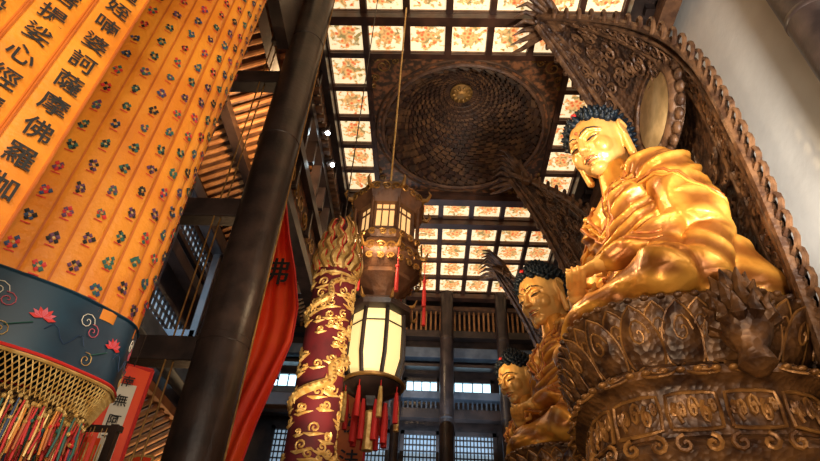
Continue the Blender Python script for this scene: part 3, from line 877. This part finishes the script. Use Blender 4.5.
# ============================================================ RED DRAGON DRUM BANNER
rb=empty('dragon_drum_banner')
DX,DY,DR=-1.0,5.0,0.215
mb=MB(); 
prof=[(DR,0.2+0.1*i) for i in range(33)]
mb.lathe(prof,(DX,DY,0),'maroon',n=48)
f=lambda a,z: Vector((DX+(DR+0.004)*math.cos(a/DR),DY+(DR+0.004)*math.sin(a/DR),z))
pts=[];rad=[]
for i in range(180):
    t=i/179; an=-1.2+t*20.0+0.55*math.sin(t*44); z=0.30+3.0*t
    pts.append(Vector((DX+DR*math.cos(an),DY+DR*math.sin(an),z))); rad.append(0.022+0.022*math.sin(pi*t)**0.5)
mb.tube(pts,rad,'thread',n=8)
for i in range(0,179):
    p=pts[i]; o=Vector((p.x-DX,p.y-DY,0)).normalized()
    mb.ell(p+o*rad[i]*0.8,(0.018,0.018,0.014),'goldtrim' if i%2 else 'thread',n=6,m=5)
    if i%6==0:
        for s in (-1,1):
            mb.tube([p+o*0.01,p+o*0.02+Vector((0,0,s*0.05)),p+o*0.01+Vector((0.0,0,s*0.085))],[0.014,0.010,0.003],'thread',n=5)
random.seed(9)
for i in range(230):
    a=random.uniform(0,2*pi)*DR; z=random.uniform(0.3,3.4); r=random.uniform(0.025,0.055)
    mb.tube(spiral(f,a,z,r,1.3,random.uniform(0,6),random.choice((-1,1)),12),0.010,'thread',n=4)
    mb.tube([f(a-r*1.8,z-r),f(a-r*0.6,z-r*1.3),f(a+r*0.6,z-r*1.0),f(a+r*2.0,z-r*0.7)],[0.004,0.018,0.016,0.003],'thread',n=5)
for z in (0.2,0.3,3.3,3.4): 
    torus(mb,Vector((DX,DY,z)),DR+0.005,0.018,'thread',n=40)
for i in range(60):
    a=2*pi*i/60; mb.tube([(DX+DR*math.cos(a),DY+DR*math.sin(a),0.2),(DX+(DR+0.01)*math.cos(a),DY+(DR+0.01)*math.sin(a),-0.1)],[0.007,0.010],'redt' if i%3 else 'thread',n=5)
mb.obj('velvet_drum',rb)
mb=MB()
for tier,(zb,h_,r0_,n_) in enumerate([(3.36,0.30,0.20,12),(3.50,0.32,0.18,11),(3.66,0.32,0.14,9),(3.84,0.30,0.09,7)]):
    for i in range(n_):
        a=2*pi*i/n_+tier*0.3; c,s=math.cos(a),math.sin(a); tt_=Vector((-s,c,0)); nn=Vector((c,s,0))
        def fn(u,v):
            uu=2*u-1; w=0.062*(1-tier*0.10)*math.sin(pi*(0.2+0.8*v))
            sway=0.03*math.sin(v*6+i)
            return Vector((DX,DY,zb+h_*v))+nn*(r0_+0.06*math.sin(v*2.6)-0.04*v+0.02*(1-uu*uu))+tt_*(uu*w+sway)
        mb.grid(fn,4,7,'thread')
        mb.tube([fn(0.5,v/6)+nn*0.01 for v in range(7)],[0.014]*6+[0.004],'goldtrim',n=5)
        mb.tube([fn(1.0,v/6)+nn*0.004 for v in range(7)],0.007,'redt',n=4)
mb.lathe([(0.2,3.38),(0.17,3.6),(0.10,3.9),(0.03,4.12)],(DX,DY,0),'maroon',n=16)
mb.tube([(DX,DY,4.1),(DX,DY,10.8)],0.008,'wood',n=6)
mb.obj('gilt_flame_crown',rb)

# ============================================================ PALACE LANTERN
le=empty('palace_lantern')
LX,LY=-0.63,6.2
mb=MB(); r6=pi/8
DZ=-0.22
c0=(LX,LY,DZ)
def prism(prof,k,rot=r6,n=8): mb.lathe(prof,c0,k,n=n,rot=rot)
def V3(r,c,s,z): return (LX+r*c,LY+r*s,z+DZ)
prism([(0.05,6.0),(0.12,5.95),(0.10,5.85),(0.30,5.82),(0.50,5.72),(0.54,5.60),(0.50,5.48),(0.44,5.40)],'brown')
prism([(0.36,4.86),(0.36,5.42)],'amber')
prism([(0.44,4.94),(0.48,4.88),(0.42,4.80),(0.50,4.72),(0.55,4.55),(0.50,4.45),(0.38,4.35),(0.40,4.28),(0.28,4.18),(0.18,4.05)],'brown')
for j in range(8):
    a=2*pi*j/8+r6; a2=2*pi*(j+1)/8+r6; c,s=math.cos(a),math.sin(a); c2,s2=math.cos(a2),math.sin(a2)
    mb.tube([V3(0.385,c,s,4.84),V3(0.385,c,s,5.45)],0.030,'brown',n=6)
    mb.tube([V3(0.46,c,s,4.9),V3(0.47,c,s,5.45)],0.022,'brown',n=6)
    mb.tube([V3(0.5,c,s,5.6),V3(0.60,c,s,5.58),V3(0.65,c,s,5.66),V3(0.62,c,s,5.74)],[0.04,0.03,0.02,0.008],'goldtrim',n=6)
    mb.tube([V3(0.5,c,s,4.6),V3(0.60,c,s,4.55),V3(0.64,c,s,4.65)],[0.04,0.03,0.01],'goldtrim',n=6)
    P=Vector(V3(0.54,c,s,0)); Q=Vector(V3(0.54,c2,s2,0))
    f=lambda u,v: P.lerp(Q,u)+Vector((0,0,v))
    for u in (0.17,0.5,0.83):
        for zc,rr in ((4.58,0.07),(5.6,0.065),(4.80,0.05),(4.42,0.05)):
            g=lambda aa,bb: f(u+aa/0.4,zc+bb)
            mb.tube(spiral(g,0,0,rr,1.4,u*5,1 if u<0.5 else -1,12),0.014,'goldtrim',n=5)
    P2=Vector(V3(0.372,c,s,0)); Q2=Vector(V3(0.372,c2,s2,0))
    for z in (5.0,5.3): mb.tube([P2+Vector((0,0,z)),Q2+Vector((0,0,z))],0.014,'brown',n=5)
    for u in (0.33,0.67): mb.tube([P2.lerp(Q2,u)+Vector((0,0,4.86)),P2.lerp(Q2,u)+Vector((0,0,5.42))],0.010,'brown',n=5)
    p=Vector(V3(0.60,c,s,4.5))
    mb.tube([p,p-Vector((0,0,0.25))],0.006,'redt',n=5); mb.ell(p-Vector((0,0,0.28)),(0.026,0.026,0.03),'redt',n=8,m=6)
    mb.lathe([(0.014,0),(0.024,-0.15),(0.026,-0.34)],p-Vector((0,0,0.3)),'redt',n=8)
prism([(0.16,4.07),(0.10,4.0),(0.20,3.97),(0.38,3.93),(0.44,3.87),(0.42,3.81),(0.35,3.78)],'wood')
prism([(0.27,2.98),(0.335,3.2),(0.335,3.58),(0.32,3.79)],'cream')
prism([(0.28,2.99),(0.34,2.95),(0.35,2.90),(0.24,2.82),(0.14,2.76),(0.10,2.66),(0.04,2.62)],'wood')
for j in range(8):
    a=2*pi*j/8+r6; a2=2*pi*(j+1)/8+r6; c,s=math.cos(a),math.sin(a); c2,s2=math.cos(a2),math.sin(a2)
    mb.tube([V3(r,c,s,z) for r,z in [(0.285,2.96),(0.348,3.2),(0.348,3.58),(0.335,3.8)]],0.028,'wood',n=6)
    for r,z in [(0.342,3.62)]:
        mb.tube([V3(r,c,s,z),V3(r,c2,s2,z)],0.010,'wood',n=5)
    mb.tube([V3(0.36,c,s,3.88),V3(0.47,c,s,3.88),V3(0.51,c,s,3.97)],[0.03,0.022,0.006],'goldtrim',n=6)
    p=Vector(V3(0.31,c,s,2.9))
    mb.tube([p,p-Vector((0,0,0.1))],0.006,'redt',n=5)
    mb.lathe([(0.018,0),(0.028,-0.12),(0.030,-0.34)],p-Vector((0,0,0.1)),'redt' if j%2 else 'thread',n=8)
    p=Vector(V3(0.18,c,s,2.8))
    mb.lathe([(0.018,0),(0.03,-0.12),(0.034,-0.44)],p-Vector((0,0,0.1)),'redt',n=8)
mb.lathe([(0.03,2.66),(0.07,2.6),(0.05,2.5),(0.06,2.2)],c0,'thread',n=10)
torus(mb,Vector((LX,LY,2.93+DZ)),0.35,0.025,'goldtrim',n=32)
mb.tube([(LX,LY,5.7),(LX,LY,10.8)],0.016,'thread',n=6)
mb.obj('lantern_body',le,smooth=True,angle=30)

# ============================================================ RED DRAPED BANNER
def drape():
    mb=MB()
    edge=[(-2.45,6.5),(-2.38,6.1),(-2.2,5.4),(-1.98,4.7),(-1.84,4.1),(-1.84,3.6),(-1.96,3.1),(-2.12,2.5),(-2.25,1.8),(-2.35,1.0),(-2.4,0.2)]
    def ex(v):
        t=v*(len(edge)-1); i=min(int(t),len(edge)-2); f_=t-i
        a,b=edge[i],edge[i+1]; return a[0]+(b[0]-a[0])*f_,a[1]+(b[1]-a[1])*f_
    def fn(u,v):
        x1,z=ex(v); x0=-2.75-0.5*v
        x=x0+(x1-x0)*u
        return Vector((x,7.0+0.10*math.sin(u*9+v*5)+0.06*math.sin(u*23+v*3),z-0.12*math.sin(pi*u)))
    mb.grid(fn,60,60,'red')
    mb.tube([fn(1,v/60) for v in range(61)],0.018,'redt',n=5)
    for q,ch in enumerate('佛'):
        put_glyph(mb,ch,fn(0.66,0.28+0.15*q)+Vector((0,-0.17,0)),Vector((1,0,0)),Vector((0,0,1)),Vector((0,-1,0)),0.50,'ink')
    mb.tube([(-3.0,7.0,6.5),(-2.3,7.0,6.55)],0.03,'wood',n=6)
    return mb.obj('red_draped_banner')
drape()
def strip_banner(name,x,y,w,z0,z1,k,border,textk,chars_,size,yaw=0):
    mb=MB(); c,s=math.cos(yaw),math.sin(yaw); t=Vector((c,s,0)); n=Vector((s,-c,0))
    fn=lambda u,v: Vector((x,y,z0+(z1-z0)*v))+t*(w*(u-0.5))+n*0.02*math.sin(v*7+u*3)
    mb.grid(fn,6,20,k)
    if border:
        for u in (0.0,1.0): mb.tube([fn(u,j/20) for j in range(21)],w*0.05,border,n=5)
        mb.tube([fn(0,0),fn(1,0)],w*0.05,border,n=5); mb.tube([fn(0,1),fn(1,1)],w*0.06,border,n=5)
    if textk:
        mb.grid(lambda u,v: fn(0.25+0.5*u,0.03+0.88*v)+n*0.012,3,20,textk)
    nn=len(chars_)
    for i,ch in enumerate(chars_):
        put_glyph(mb,ch,fn(0.5,1-(i+0.9)/(nn+0.4))+n*0.02,t,Vector((0,0,1)),n,size,'ink')
    mb.tube([fn(0.5,1),Vector((x,y,z1+0.3))],0.006,'wood',n=5)
    for i in range(12):
        p=fn(i/11,0); mb.tube([p,p-Vector((0,0,0.15))],0.006,'thread',n=4)
    return mb.obj(name)
strip_banner('red_prayer_streamer',-2.46,4.42,0.30,0.2,2.02,'red','redt','whitet','南無阿彌陀佛本師釋迦牟',0.10,yaw=0.35)
strip_banner('orange_prayer_banner',-1.32,10.0,0.52,1.5,4.2,'yellow2','redt',None,'佛法僧寶',0.36)
strip_banner('red_prayer_streamer',-3.3,6.8,0.3,0.3,2.0,'red','thread',None,'南無佛',0.2,yaw=-0.3)
strip_banner('orange_prayer_banner',-2.9,3.9,0.45,-0.2,1.15,'yellow2','redt',None,'南無佛',0.2,yaw=-0.4)

mb=MB()
for y,z in [(8.25,9.35),(9.15,9.3)]:
    mb.box((-2.44,y,z+0.08),(0.12,0.1,0.1),'wood'); mb.lathe([(0.06,-0.1),(0.07,0.1)],(-2.36,y,z),'wood',n=14,M3=Matrix.Rotation(0.9,3,'Y'))
    mb.ell((-2.29,y,z-0.06),(0.045,0.045,0.045),'bulb',n=10,m=8)
mb.obj('spotlight_fixture')

# ============================================================ LIGHTS
def area(name,loc,target,size,power,col,spread=None):
    l=bpy.data.lights.new(name,'AREA'); l.energy=power; l.size=size; l.color=col
    if spread: l.spread=math.radians(spread)
    o=bpy.data.objects.new(name,l); COL.objects.link(o); o.location=loc
    o.rotation_euler=(Vector(target)-Vector(loc)).to_track_quat('-Z','Y').to_euler(); return o
def spot(name,loc,target,power,col,ang=50,r=0.2,blend=0.6):
    l=bpy.data.lights.new(name,'SPOT'); l.energy=power; l.color=col; l.spot_size=math.radians(ang); l.spot_blend=blend; l.shadow_soft_size=r
    o=bpy.data.objects.new(name,l); COL.objects.link(o); o.location=loc
    o.rotation_euler=(Vector(target)-Vector(loc)).to_track_quat('-Z','Y').to_euler(); return o
warm=(1.0,0.74,0.42)
spot('statue_spotlight',(-1.6,2.2,6.5),(2.3,5.6,5.3),1450,warm,42,0.10)
spot('statue_spotlight',(-1.6,8.4,8.5),(2.4,6.2,5.4),900,warm,50,0.10)
spot('statue_spotlight',(-1.6,7.4,6.2),(2.2,10.1,6.7),1100,warm,13,0.12,0.8)
spot('statue_spotlight',(-1.6,11.6,6.2),(2.2,14.1,6.7),1100,warm,13,0.12,0.8)
spot('statue_spotlight',(0.0,1.0,0.0),(2.7,5.0,2.8),560,(1,0.78,0.5),60,0.2)
spot('wall_fill_spot',(2.9,1.2,2.0),(4.7,5.0,8.0),3000,(1,0.95,0.88),80,0.3)  # unseen spot added to brighten the right wall
area('rear_area_light',(-0.5,-3.0,2.5),(-1.0,5.0,4.0),4.0,280,(1.0,0.86,0.70))  # broad warm area light, unseen behind the camera
spot('banner_fill_spot',(0.6,-0.6,1.2),(-1.6,1.9,2.6),190,(1.0,0.82,0.58),75,0.2)  # unseen spot added near the camera to brighten the yellow banner
spot('banner_fill_spot',(0.2,3.0,0.5),(-2.1,7.0,4.5),650,(1.0,0.75,0.5),28,0.2)  # unseen spot added to brighten the red draped banner
area('aisle_daylight',(-5.2,8.0,6.0),(-3.0,12,6.0),2.5,90,(0.5,0.75,1.0))
area('far_daylight',(0.0,16.0,6.5),(0.0,17.3,9.5),4,100,(0.55,0.75,1.0))
def point(name,loc,p,col,r=0.1):
    l=bpy.data.lights.new(name,'POINT'); l.energy=p; l.color=col; l.shadow_soft_size=r
    o=bpy.data.objects.new(name,l); COL.objects.link(o); o.location=loc
point('lantern_glow',(LX,LY-0.75,4.2),22,(1,0.7,0.4))
point('dome_glow',(dc.x,dc.y,CZ+0.3),16,(1,0.75,0.48),0.3)
point('aisle_fill',(-3.6,8.2,8.9),220,(1,0.62,0.30),0.2)  # unseen point light added to bring up the aisle rafters
point('aisle_fill',(-4.6,11.0,2.2),90,(1,0.62,0.30),0.2)  # unseen point light added to bring up the lower aisle
point('hall_fill',(-1.0,14.8,8.6),90,(1,0.68,0.38),0.3)  # unseen warm fill added for the far end of the hall

w=bpy.data.worlds.new('world'); S.world=w; w.use_nodes=True
w.node_tree.nodes['Background'].inputs[0].default_value=(0.85,0.60,0.42,1); w.node_tree.nodes['Background'].inputs[1].default_value=0.17
S.view_settings.view_transform='Standard'
S.view_settings.exposure=0.05
